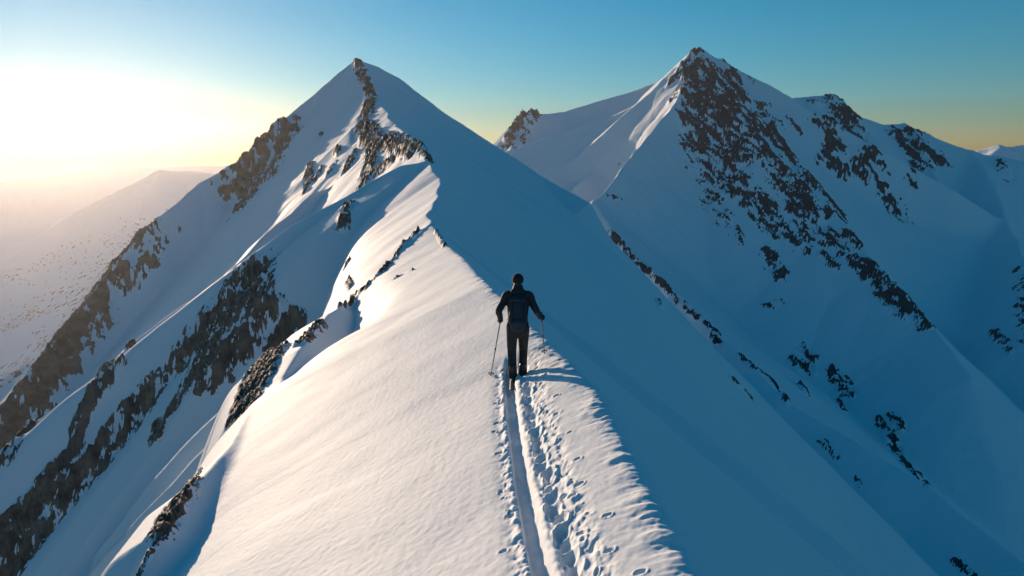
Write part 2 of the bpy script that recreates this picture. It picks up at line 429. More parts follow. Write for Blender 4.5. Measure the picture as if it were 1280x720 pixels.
# ------------------------------------------------------------------ bare rock: strokes laid on the terrain
# (points, radius in photo px, strength, aspect group)
ROCKS = [
    # west shoulder skyline
    ([(395,112),(375,128),(352,150)], 7, .9), ([(352,165),(325,195),(300,235)], 22, .85), ([(340,210),(310,245),(300,262)], 16, .7),
    ([(348,188),(336,222)], 14, .6), ([(300,228),(296,262)], 7, .6),
    ([(388,208),(382,240)], 7, .8), ([(400,212),(392,228)], 6, .6), ([(420,188),(424,192)], 5, .9), ([(370,150),(352,162)], 6, .6),
    # west shoulder lower
    ([(185,285),(150,325),(115,370),(85,410)], 15, .8), ([(125,350),(95,400),(60,460),(20,520),(0,555)], 17, 1.0),
    ([(150,340),(105,415),(60,480),(20,545)], 15, .75), ([(210,290),(170,345),(130,395)], 12, .45), ([(60,470),(15,520),(-20,560)], 20, .9),
    ([(35,540),(10,570)], 12, .7), ([(110,430),(75,480),(45,530)], 10, .6),
    # rib high
    ([(232,382),(200,402),(165,432)], 4, .9), ([(165,432),(135,465),(112,498),(98,540)], 9, .95), ([(150,455),(120,495),(100,535)], 7, .8),
    ([(95,560),(60,600),(25,640),(-10,670)], 11, 1.0), ([(100,590),(60,625),(20,665),(0,690)], 17, .9),
    ([(185,500),(150,540),(115,580),(80,610)], 22, .85), ([(195,478),(160,515)], 15, .6), ([(120,570),(80,620),(40,660)], 20, .8),
    ([(60,640),(20,690),(0,720)], 20, .8), ([(40,690),(10,730)], 16, .9), ([(120,655),(150,690)], 14, .3),
    # rock face under rib high
    ([(325,335),(290,375),(255,420),(238,445)], 24, .95), ([(320,350),(330,390),(300,430),(265,465)], 22, .9), ([(300,380),(262,440),(245,470)], 22, .9),
    ([(298,440),(290,460)], 8, .8), ([(250,470),(215,510),(193,545)], 11, .75), ([(255,400),(225,440)], 10, .5), ([(196,530),(194,550)], 9, .9),
    ([(345,320),(335,350)], 8, .4),
    # outcrop
    ([(408,400),(362,412),(342,442),(318,480),(302,515)], 20, 1.25), ([(365,400),(345,430),(318,480)], 14, 1.25), ([(400,405),(375,430)], 9, .9),
    ([(330,470),(305,505)], 12, .9),
    # lower outcrop
    ([(234,612),(212,638),(200,662)], 13, 1.1), ([(240,605),(205,655)], 10, 1.0), ([(192,680),(170,725)], 5, .7), ([(250,590),(232,622)], 5, .7),
    # buttress
    ([(447,78),(458,100),(462,122)], 7, .9), ([(462,130),(458,150),(448,165)], 9, .95), ([(455,160),(470,190),(460,215)], 14, .85),
    ([(480,175),(500,185),(520,190)], 14, .8), ([(505,190),(480,210),(455,230)], 15, .8), ([(440,195),(432,215)], 10, .7), ([(470,215),(455,236)], 11, .9),
    ([(435,255),(428,285)], 7, .85), ([(427,245),(423,262)], 5, .8), ([(436,328),(430,338)], 4, .8), ([(434,352),(438,360)], 5, .9), ([(528,192),(540,205)], 7, .6),
    ([(400,170),(396,176)], 5, .5), ([(418,205),(410,218)], 6, .5),
    # knoll rib
    ([(521,291),(500,312),(478,340),(458,360)], 5, .8), ([(458,358),(440,374)], 5, .9), ([(515,338),(490,350)], 3, .4), ([(440,376),(425,385)], 4, .8), ([(545,290),(556,308)], 3, .5),
    # right mountain, west outcrop
    ([(662,143),(645,160),(630,186)], 11, .95), ([(668,150),(652,172),(636,190)], 7, .5),
    # lit face left of the summit
    ([(875,62),(855,82),(845,100)], 7, .8), ([(840,98),(835,108)], 4, .5), ([(857,100),(835,130)], 5, .6), ([(855,78),(900,72)], 6, .6), ([(905,80),(940,105)], 6, .5),
    # summit face
    ([(865,90),(868,115),(866,150),(872,185)], 17, .95), ([(885,85),(900,110),(905,140)], 20, .92), ([(910,95),(925,125),(945,165)], 16, .9),
    ([(885,130),(905,160),(920,195)], 22, .85), ([(925,130),(955,180),(985,230),(1005,265)], 17, .85), ([(940,130),(960,160),(990,200),(1015,225)], 11, .7),
    ([(870,180),(885,215),(900,250)], 14, .65), ([(895,195),(925,235),(955,265),(970,290)], 16, .8), ([(1000,215),(1030,245),(1055,272)], 11, .85),
    ([(1035,265),(1052,275)], 10, .95), ([(990,255),(1020,285),(1050,310),(1072,330)], 11, .75), ([(940,250),(975,285),(1000,305)], 12, .7), ([(910,202),(916,206)], 9, 1.0),
    ([(925,228),(940,240)], 10, .9), ([(955,250),(965,262)], 9, .9), ([(880,250),(900,275)], 8, .6), ([(905,265),(925,300)], 8, .5), ([(1055,290),(1072,308)], 6, .8),
    ([(960,318),(975,345)], 9, .8), ([(1030,320),(1045,335)], 7, .7), ([(1078,330),(1105,355),(1130,380),(1158,404)], 10, .9), ([(1085,345),(1110,370),(1135,392)], 9, .85),
    ([(870,160),(862,210)], 8, .4), ([(1000,290),(1010,312)], 8, .6),
    # strings of rock lower down
    ([(760,292),(785,315),(800,335)], 5, .85), ([(800,335),(822,350),(845,378)], 5, .8), ([(848,375),(872,398)], 5, .75), ([(822,378),(826,384)], 4, .8),
    ([(885,405),(900,430)], 6, .8), ([(925,443),(945,462),(968,480),(984,502)], 5, .9), ([(912,472),(940,500)], 2.5, .5), ([(1000,432),(1018,448)], 5, .8),
    ([(990,450),(1015,465)], 6, .8), ([(1003,485),(1008,492)], 6, .9), ([(1040,465),(1062,495)], 7, .8), ([(1048,505),(1056,515)], 5, .8), ([(1115,520),(1125,535)], 6, .8),
    ([(1098,528),(1120,560)], 6, .9), ([(1120,565),(1145,595)], 6, .9), ([(1150,595),(1160,607)], 4, .7), ([(1025,550),(1048,572)], 4, .6), ([(1070,598),(1075,606)], 3, .6),
    ([(1055,475),(1065,490)], 5, .6), ([(950,385),(975,378)], 5, .4), ([(1195,705),(1215,722)], 5, .8), ([(760,245),(775,250)], 3, .5), ([(775,205),(780,200)], 3, .6),
    # second and third tops
    ([(1020,130),(1045,125),(1060,140)], 9, .7), ([(1030,150),(1045,180),(1040,205)], 14, .75), ([(1050,140),(1068,165),(1082,205)], 15, .85), ([(1030,200),(1060,215),(1085,218)], 11, .65),
    ([(1100,205),(1108,215)], 7, .7), ([(1130,170),(1145,190),(1165,200)], 15, .85), ([(1120,160),(1170,175)], 6, .5), ([(1150,200),(1140,225)], 10, .7), ([(1145,235),(1150,240)], 5, .6),
    ([(1105,240),(1120,265)], 12, .6), ([(1115,255),(1130,275)], 9, .7), ([(1185,175),(1215,190)], 5, .4), ([(1250,205),(1262,225)], 6, .5), ([(1272,340),(1285,430)], 8, .5), ([(1240,415),(1262,438)], 5, .8),
    ([(985,150),(1000,165)], 6, .5), ([(955,135),(975,155)], 9, .6),
    ([(1230,186),(1262,182),(1285,190)], 6, .5),
]
def build_rock_segments():
    pts = [p for s in ROCKS for p in s[0]]
    W = raycast([p[0] for p in pts], [p[1] for p in pts])
    segs = []; i = 0
    for s in ROCKS:
        n = len(s[0]); w = W[i:i + n]; i += n
        for a, b in zip(w[:-1], w[1:]):
            da, db = np.linalg.norm(a), np.linalg.norm(b)
            if max(da, db) / min(da, db) > 1.6: continue          # the two ends lie on different mountains
            segs.append((a, b, s[1] / FOC * (da + db) / 2, s[2]))
    return segs

def rock_mask(x, y, z, segs):
    m = np.zeros(x.shape)
    for a, b, rad, st in segs:
        R2 = rad * 2.2
        k = np.where((x > min(a[0], b[0]) - R2) & (x < max(a[0], b[0]) + R2) & (y > min(a[1], b[1]) - R2) & (y < max(a[1], b[1]) + R2))[0]
        if not len(k): continue
        e = b - a
        px_, py_, pz_ = x[k] - a[0], y[k] - a[1], z[k] - a[2]
        t = np.clip((px_ * e[0] + py_ * e[1] + pz_ * e[2]) / max(e @ e, 1e-6), 0, 1)
        d = np.sqrt((px_ - t * e[0]) ** 2 + (py_ - t * e[1]) ** 2 + (pz_ - t * e[2]) ** 2)
        v = st * (1 - sstep(.35, 1.7, d / rad))
        m[k] = np.maximum(m[k], v)
    return m

def grid_height(X, Y):
    """base_height over a large polar grid, block by block, looking only at the ridges that can matter there"""
    nr, na = X.shape
    H = np.empty(X.shape); G = np.empty(X.shape, np.int64)
    B = 48
    blocks = [(i, min(i + B, nr), j, min(j + B, na)) for i in range(0, nr, B) for j in range(0, na, B)]
    cx = []; cyy = []; rad = []
    for i0, i1, j0, j1 in blocks:
        bx, by = X[i0:i1, j0:j1], Y[i0:i1, j0:j1]
        c = bx.mean(), by.mean()
        cx.append(c[0]); cyy.append(c[1]); rad.append(float(np.hypot(bx - c[0], by - c[1]).max()))
    cx, cyy, rad = np.array(cx), np.array(cyy), np.array(rad)
    each = {}
    for n in R: ridge_height(n, cx, cyy, each=each)
    Hc = np.maximum(np.max(np.stack(list(each.values())), 0), FLOOR - 150)
    mar = rad + .05 * np.hypot(cx, cyy)
    for bi, (i0, i1, j0, j1) in enumerate(blocks):
        act = {}
        for (n, si), hv in each.items():
            s_ = max(max(q[0], q[2], q[3], q[5]) for _, q in R[n][2]) + ENDFALL.get(n, .25)
            kk = 2.0 * GROUPK[R[n][0]]
            if hv[bi] + s_ * mar[bi] + kk >= Hc[bi] - 2.0 * mar[bi]: act.setdefault(n, set()).add(si)
        H[i0:i1, j0:j1], G[i0:i1, j0:j1] = base_height(X[i0:i1, j0:j1], Y[i0:i1, j0:j1], True, act)
    return H, G

def full_terrain():
    q = 0.5 if QUICK else 1.0
    # azimuths (0 = straight ahead), dense inside the view, coarse behind
    nd = int(1500 * q)
    az = np.concatenate([np.linspace(-43, 43, nd), np.linspace(43, 317, int(220 * q) + 2)[1:-1]])
    az = np.radians(az)
    def seg(a, b, step):
        n = max(2, int(math.log(b / a) / (step / q)))
        return np.exp(np.linspace(math.log(a), math.log(b), n, endpoint=False))
    rr = np.concatenate([seg(.03, 4.2, .06), seg(4.2, 14, .0032), seg(14, 60, .0035), seg(60, 700, .0026), seg(700, 2200, .0025), seg(2200, 3300, .005), seg(3300, 5400, .008), [5400, 5500]])
    A, RR = np.meshgrid(az, rr)
    X = (RR * np.sin(A)).ravel(); Y = (RR * np.cos(A)).ravel()
    nr, na = RR.shape
    H, G = grid_height(X.reshape(RR.shape), Y.reshape(RR.shape)); H = H.ravel(); G = G.ravel()
    segs = build_rock_segments()
    M = rock_mask(X, Y, H, segs)
    r = np.hypot(X, Y)
    w2 = G == 2                                               # scattered scrub and stones across the valley
    M[w2] = np.maximum(M[w2], .33 + .48 * fbm(X[w2], Y[w2], 420, 4, 777))
    # break the strokes up into streaky blocks
    k = np.where(M > 0.01)[0]
    rock = np.zeros(X.shape)
    if len(k):
        xs, ys, rk = X[k], Y[k], r[k]
        g = G[k]
        # coordinates along and across the fall of the slope, different on each mountain
        ang = np.where(g == 1, np.radians(-72), np.radians(-96))
        ca, sa = np.cos(ang), np.sin(ang)
        s1 = xs * ca + ys * sa; s2 = -xs * sa + ys * ca
        lev = np.round(np.log2(np.maximum(rk, 8) / 8))            # feature size grows with the size of the mountain part
        n = np.zeros(len(k)); zz = np.zeros(len(k))
        wsum = np.zeros(len(k))
        for L in range(0, 9):
            lam = 0.16 * 2.0 ** L
            w = np.clip(1 - np.abs(np.log2(np.maximum(rk, 8) / 8) - L), 0, 1)
            q_ = np.where(w > 0)[0]
            if not len(q_): continue
            a_ = fbm(s1[q_] / np.where(g[q_] == 1, 2.4, 1.6), s2[q_] + H[k][q_] * .35, lam * np.where(g[q_] == 0, .62, .42), 4, 500 + L, .7)
            b_ = fbm(s1[q_] / 1.3, s2[q_] + H[k][q_] * .5, lam * 1.5, 5, 600 + L, .66, True)
            n[q_] += w[q_] * a_; zz[q_] += w[q_] * b_ * lam; wsum[q_] += w[q_]
        mm = M[k]
        rel = zz / (0.16 * 2.0 ** np.log2(np.maximum(rk, 8) / 8))
        rock[k] = sstep(-.13, .13, (mm - np.where(g == 0, .57, .72)) * 1.1 + n * 2.5 + (rel - .4) * .7)
        rock[k] *= sstep(.02, .2, mm)
        H[k] += (zz - .05 * 2.0 ** (np.log2(np.maximum(rk, 8) / 8))) * sstep(.1, .8, mm) * np.where(g == 0, .85, .7)
        H[k] += rock[k] * (0.16 * 2.0 ** (np.log2(np.maximum(rk, 8) / 8))) * .06
    H = near_detail(X, Y, H)
    return X, Y, H, G, rock, nr, na

def mesh_from(name, V, F, attr=None, mats=(), smooth=True):
    me = bpy.data.meshes.new(name)
    me.vertices.add(len(V)); me.vertices.foreach_set('co', V.astype(np.float32).ravel())
    me.loops.add(F.size); me.loops.foreach_set('vertex_index', F.astype(np.int32).ravel())
    me.polygons.add(len(F))
    me.polygons.foreach_set('loop_start', np.arange(0, F.size, F.shape[1], dtype=np.int32))
    me.update(calc_edges=True)
    me.polygons.foreach_set('use_smooth', np.full(len(F), smooth, dtype=bool))
    if attr is not None:
        at = me.attributes.new('rock', 'FLOAT', 'POINT'); at.data.foreach_set('value', attr.astype(np.float32))
    for m in mats: me.materials.append(m)
    o = bpy.data.objects.new(name, me); COL.objects.link(o)
    return o

# ------------------------------------------------------------------ materials
def node_mat(name):
    m = bpy.data.materials.new(name); m.use_nodes = True
    nt = m.node_tree
    return m, nt, nt.nodes, nt.links, nt.nodes['Principled BSDF']

def snow_rock_material(name, size, rock_a, rock_b, snow=(.80, .82, .85), near=False):
    """snow with bare rock where the attribute says so; size = metres of the finest rock breakup"""
    m, nt, N, L, b = node_mat(name)
    geo = N.new('ShaderNodeTexCoord')
    at = N.new('ShaderNodeAttribute'); at.attribute_name = 'rock'
    n1 = N.new('ShaderNodeTexNoise'); n1.inputs['Scale'].default_value = 1 / size; n1.inputs['Detail'].default_value = 5; n1.inputs['Roughness'].default_value = .65
    L.new(geo.outputs['Object'], n1.inputs['Vector'])
    mad = N.new('ShaderNodeMath'); mad.operation = 'MULTIPLY_ADD'; mad.inputs[1].default_value = 1.5; mad.inputs[2].default_value = -.75
    L.new(n1.outputs['Fac'], mad.inputs[0])
    ad = N.new('ShaderNodeMath'); ad.operation = 'ADD'; L.new(at.outputs['Fac'], ad.inputs[0]); L.new(mad.outputs[0], ad.inputs[1])
    mr = N.new('ShaderNodeMapRange'); mr.inputs['From Min'].default_value = .42; mr.inputs['From Max'].default_value = .58
    L.new(ad.outputs[0], mr.inputs['Value'])
    gate = N.new('ShaderNodeMapRange'); gate.inputs['From Min'].default_value = .02; gate.inputs['From Max'].default_value = .15
    L.new(at.outputs['Fac'], gate.inputs['Value'])
    mul = N.new('ShaderNodeMath'); mul.operation = 'MULTIPLY'; L.new(mr.outputs[0], mul.inputs[0]); L.new(gate.outputs[0], mul.inputs[1])
    n2 = N.new('ShaderNodeTexNoise'); n2.inputs['Scale'].default_value = .35 / size; n2.inputs['Detail'].default_value = 6; n2.inputs['Roughness'].default_value = .6
    L.new(geo.outputs['Object'], n2.inputs['Vector'])
    cr = N.new('ShaderNodeValToRGB'); cr.color_ramp.elements[0].position = .35; cr.color_ramp.elements[0].color = (*rock_a, 1)
    cr.color_ramp.elements[1].position = .68; cr.color_ramp.elements[1].color = (*rock_b, 1)
    L.new(n2.outputs['Fac'], cr.inputs['Fac'])
    mix = N.new('ShaderNodeMix'); mix.data_type = 'RGBA'
    L.new(mul.outputs[0], mix.inputs['Factor']); mix.inputs['A'].default_value = (*snow, 1); L.new(cr.outputs[0], mix.inputs['B'])
    L.new(mix.outputs['Result'], b.inputs['Base Color'])
    b.inputs['Roughness'].default_value = .75
    b.inputs['Specular IOR Level'].default_value = .25
    # relief: coarse on rock, grain on snow
    n3 = N.new('ShaderNodeTexNoise'); n3.inputs['Scale'].default_value = 1.0 / size; n3.inputs['Detail'].default_value = 4
    L.new(geo.outputs['Object'], n3.inputs['Vector'])
    st = N.new('ShaderNodeMapRange'); st.inputs['To Min'].default_value = .05; st.inputs['To Max'].default_value = .8
    L.new(mul.outputs[0], st.inputs['Value'])
    bp = N.new('ShaderNodeBump'); bp.inputs['Distance'].default_value = size * .6
    L.new(st.outputs[0], bp.inputs['Strength']); L.new(n3.outputs['Fac'], bp.inputs['Height'])
    last = bp
    if near:
        n4 = N.new('ShaderNodeTexNoise'); n4.inputs['Scale'].default_value = 14; n4.inputs['Detail'].default_value = 3
        L.new(geo.outputs['Object'], n4.inputs['Vector'])
        b2 = N.new('ShaderNodeBump'); b2.inputs['Distance'].default_value = .012; b2.inputs['Strength'].default_value = .17
        L.new(n4.outputs['Fac'], b2.inputs['Height']); L.new(bp.outputs[0], b2.inputs['Normal']); last = b2
    L.new(last.outputs[0], b.inputs['Normal'])
    return m

def terrain():
    X, Y, H, G, rock, nr, na = full_terrain()
    V = np.stack([X, Y, H], 1)
    i, j = np.meshgrid(np.arange(nr - 1), np.arange(na), indexing='ij')
    j2 = (j + 1) % na
    F = np.stack([i * na + j, (i + 1) * na + j, (i + 1) * na + j2, i * na + j2], -1).reshape(-1, 4)
    r = np.hypot(X, Y)
    fr = r[F[:, 0]]
    fg = G[F[:, 0]].copy()
    near = fr < 60
    fg[near] = 4
    fg[(fg == 0) & (fr < 230)] = 5
    info = {
        4: ('snow_ridge', 'narrow sunlit snow ridge with fresh ski tracks where the skier stands', 'snow ridge',
            snow_rock_material('snow_near', .12, (.085, .058, .043), (.25, .17, .12), near=True)),
        5: ('snow_slope', 'snow gullies and brown rock ribs below the left peak', 'snow slope',
            snow_rock_material('snow_ribs', .7, (.085, .058, .043), (.27, .18, .13))),
        0: ('mountain', 'pointed snow peak at the head of the ridge, left of the two', 'mountain',
            snow_rock_material('snow_peak', 1.8, (.085, .060, .046), (.27, .185, .135))),
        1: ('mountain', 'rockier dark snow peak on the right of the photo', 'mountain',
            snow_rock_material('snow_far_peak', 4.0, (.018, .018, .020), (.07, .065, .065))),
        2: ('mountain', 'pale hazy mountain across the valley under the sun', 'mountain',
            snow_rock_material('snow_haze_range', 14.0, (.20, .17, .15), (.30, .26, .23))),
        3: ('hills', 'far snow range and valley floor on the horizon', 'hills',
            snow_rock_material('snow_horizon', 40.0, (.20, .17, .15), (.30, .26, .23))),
    }
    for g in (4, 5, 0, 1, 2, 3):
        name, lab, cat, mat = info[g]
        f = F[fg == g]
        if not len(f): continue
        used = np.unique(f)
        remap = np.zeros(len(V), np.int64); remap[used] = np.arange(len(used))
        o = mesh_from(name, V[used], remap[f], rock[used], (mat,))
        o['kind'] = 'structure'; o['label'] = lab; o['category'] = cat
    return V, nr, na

V, NR, NA = terrain()

def ground_z(x, y):
    xa, ya = np.array([float(x)]), np.array([float(y)])
    return float(near_detail(xa, ya, base_height(xa, ya))[0])

# ------------------------------------------------------------------ the skier and the gear
def plain_mat(name, col, rough=.8, bump=0.0, scale=60.0, metal=0.0, var=.25):
    m, nt, N, L, b = node_mat(name)
    tc = N.new('ShaderNodeTexCoord')
    n = N.new('ShaderNodeTexNoise'); n.inputs['Scale'].default_value = scale * .25; n.inputs['Detail'].default_value = 4
    L.new(tc.outputs['Object'], n.inputs['Vector'])
    mx = N.new('ShaderNodeMix'); mx.data_type = 'RGBA'
    mx.inputs['A'].default_value = (*[c * (1 - var) for c in col], 1); mx.inputs['B'].default_value = (*[min(1, c * (1 + var)) for c in col], 1)
    L.new(n.outputs['Fac'], mx.inputs['Factor']); L.new(mx.outputs['Result'], b.inputs['Base Color'])
    b.inputs['Roughness'].default_value = rough; b.inputs['Metallic'].default_value = metal
    if bump:
        n2 = N.new('ShaderNodeTexNoise'); n2.inputs['Scale'].default_value = scale; L.new(tc.outputs['Object'], n2.inputs['Vector'])
        bp = N.new('ShaderNodeBump'); bp.inputs['Distance'].default_value = bump; bp.inputs['Strength'].default_value = .6
        L.new(n2.outputs['Fac'], bp.inputs['Height']); L.new(bp.outputs[0], b.inputs['Normal'])
    return m

M_SKIN = plain_mat('skin', (.55, .34, .25), .55)
M_JACKET = plain_mat('jacket_cloth', (.020, .021, .024), .75, .016, 14)
M_TROUSER = plain_mat('trouser_cloth', (.026, .023, .022), .8, .016, 14)
M_HAT = plain_mat('hat_wool', (.015, .015, .018), .95, .003, 90)
M_HAIR = plain_mat('hair', (.03, .018, .012), .6, .002, 120)
M_GLOVE = plain_mat('glove_leather', (.018, .018, .02), .6, .002, 60)
M_BOOT = plain_mat('boot_shell', (.02, .02, .022), .4)
M_PACK = plain_mat('pack_cloth', (.012, .024, .045), .7, .004, 30)
M_STRAP = plain_mat('webbing', (.012, .012, .013), .85)
M_POLE = plain_mat('pole_metal', (.30, .27, .25), .4, 0, 20, .5)
M_GRIP = plain_mat('pole_grip', (.02, .02, .02), .8)
M_SKI = plain_mat('ski_top', (.05, .05, .055), .4)
M_BASE = plain_mat('ski_binding', (.09, .09, .095), .4, 0, 20, .5)

def tube(bm, pts, rad, n=14, flat=None, ends=True):
    """tapering tube through pts; flat = (axis, factor) squeezes the section along an axis"""
    pts = [Vector(p) for p in pts]
    fine = []; fr = []
    m = len(pts)
    def cr(a, b, c, d, t): return 0.5 * ((2 * b) + (c - a) * t + (2 * a - 5 * b + 4 * c - d) * t * t + (-a + 3 * b - 3 * c + d) * t ** 3)
    for i in range(m - 1):
        a = pts[max(i - 1, 0)]; b = pts[i]; c = pts[i + 1]; d = pts[min(i + 2, m - 1)]
        for s in range(5):
            t = s / 5.0
            fine.append(cr(a, b, c, d, t)); fr.append(rad[i] + (rad[i + 1] - rad[i]) * t)
    fine.append(pts[-1]); fr.append(rad[-1])
    if ends:                                                # rounded ends
        d0 = (fine[0] - fine[1]).normalized(); d1 = (fine[-1] - fine[-2]).normalized()
        pre = [(fine[0] + d0 * fr[0] * h, fr[0] * math.sqrt(max(0, 1 - h * h))) for h in (.98, .8, .45)]
        post = [(fine[-1] + d1 * fr[-1] * h, fr[-1] * math.sqrt(max(0, 1 - h * h))) for h in (.45, .8, .98)]
        fine = [p for p, _ in pre] + fine + [p for p, _ in post]; fr = [r for _, r in pre] + fr + [r for _, r in post]
    rings = []
    up = Vector((0, 1, 0))
    for i, (p, r) in enumerate(zip(fine, fr)):
        t = (fine[min(i + 1, len(fine) - 1)] - fine[max(i - 1, 0)]).normalized()
        if abs(t.dot(up)) > .95: up = Vector((1, 0, 0))
        x = t.cross(up).normalized(); y = x.cross(t).normalized()
        ring = []
        for k in range(n):
            a = 2 * math.pi * k / n
            o = x * math.cos(a) * r + y * math.sin(a) * r
            if flat:
                ax = Vector(flat[0]); o -= ax * o.dot(ax) * (1 - flat[1])
            ring.append(bm.verts.new(p + o))
        rings.append(ring)
    for a, b in zip(rings[:-1], rings[1:]):
        for k in range(n): bm.faces.new((a[k], a[(k + 1) % n], b[(k + 1) % n], b[k]))
    bm.faces.new(rings[0][::-1]); bm.faces.new(rings[-1])

def ball(bm, c, r, rot=None, u=24, v=16):
    M = Matrix.Translation(Vector(c)) @ (rot or Matrix.Identity(4)) @ Matrix.Diagonal((r[0], r[1], r[2], 1))
    bmesh.ops.create_uvsphere(bm, u_segments=u, v_segments=v, radius=1, matrix=M)

def rbox(bm, c, s, bevel, rot=None):
    t = bmesh.new(); bmesh.ops.create_cube(t, size=1)
    for v in t.verts: v.co = Vector((v.co.x * s[0], v.co.y * s[1], v.co.z * s[2]))
    bmesh.ops.bevel(t, geom=t.edges[:], offset=bevel, segments=3, profile=.5, affect='EDGES')
    t.transform(Matrix.Translation(Vector(c)) @ (rot or Matrix.Identity(4)))
    me = bpy.data.meshes.new('tmp'); t.to_mesh(me); t.free(); bm.from_mesh(me); bpy.data.meshes.remove(me)

def link(name, bm, mat, parent=None, voxel=None, smooth_it=2):
    bmesh.ops.recalc_face_normals(bm, faces=bm.faces)
    me = bpy.data.meshes.new(name); bm.to_mesh(me); bm.free()
    o = bpy.data.objects.new(name, me); COL.objects.link(o)
    if voxel:
        rm = o.modifiers.new('r', 'REMESH'); rm.mode = 'VOXEL'; rm.voxel_size = voxel; rm.use_smooth_shade = True
        if smooth_it:
            sm = o.modifiers.new('s', 'SMOOTH'); sm.factor = .5; sm.iterations = smooth_it
        dg = bpy.context.evaluated_depsgraph_get()
        new = bpy.data.meshes.new_from_object(o.evaluated_get(dg)); o.modifiers.clear(); o.data = new
        bpy.data.meshes.remove(me); me = new; me.name = name
    for p in me.polygons: p.use_smooth = True
    me.materials.clear(); me.materials.append(mat)
    if parent: o.parent = parent
    return o

def tag(o, label, cat, group=None, kind=None):
    o['label'] = label; o['category'] = cat
    if group: o['group'] = group
    if kind: o['kind'] = kind

SK = Vector((0.10, 11.35, 0))
SK.z = -3.72
gz_l, gz_r = ground_z(SK.x - .11, SK.y), ground_z(SK.x + .10, SK.y)
SK.z = (gz_l + gz_r) / 2 + .005
print('skier ground', SK.z, gz_l, gz_r)

J = dict(hipL=(-.095, .02, .92), kneeL=(-.100, .07, .51), ankL=(-.086, -.02, .13),
         hipR=(.095, .02, .92), kneeR=(.094, .15, .52), ankR=(.082, .05, .13),
         shL=(-.185, .12, 1.42), elL=(-.310, .00, 1.19), wrL=(-.290, .16, .985),
         shR=(.185, .12, 1.42), elR=(.300, .04, 1.19), wrR=(.375, .22, 1.035))
POLE = {'L': (Vector((-.285, .235, 1.01)), Vector((-.475, .46, -.02))), 'R': (Vector((.402, .30, 1.04)), Vector((.470, .46, .05)))}

def hand(bm, side, extra=0.0):
    top, tip = POLE[side]
    g = (top - tip).normalized()
    c = top - g * .035
    wr = Vector(J['wr' + side])
    sgn = -1 if side == 'L' else 1
    p = (Vector((sgn, -.25, 0)) - g * Vector((sgn, -.25, 0)).dot(g)).normalized()      # pole -> back of the hand
    q = Vector((0, 1, 0)); q = (q - g * q.dot(g) - p * q.dot(p)).normalized()            # towards the knuckles
    e = extra
    tube(bm, [wr, c + p * .036 - q * .034, c + p * .038 - q * .005, c + p * .036 + q * .020], [.027 + e, .031 + e, .034 + e, .028 + e], 14, (p, .62))
    for i, ln in enumerate((.92, 1.0, .95, .78)):                                           # index, middle, ring, little
        h = g * (.030 - i * .0205)
        k = ln
        tube(bm, [c + p * .030 + q * .018 + h, c + p * .012 + q * .042 * k + h, c - p * .016 + q * .036 * k + h, c - p * .027 + q * .010 * k + h, c - p * .022 - q * .006 * k + h],
             [.0105 + e * .8, .0100 + e * .8, .0092 + e * .7, .0086 + e * .7, .0080 + e * .6], 10)
    tube(bm, [c + p * .024 - q * .036 + g * .006, c + p * .002 - q * .040 + g * .026, c - p * .020 - q * .020 + g * .040, c - p * .026 - q * .002 + g * .044],
         [.0145 + e, .0120 + e * .9, .0105 + e * .7, .0090 + e * .6], 10)

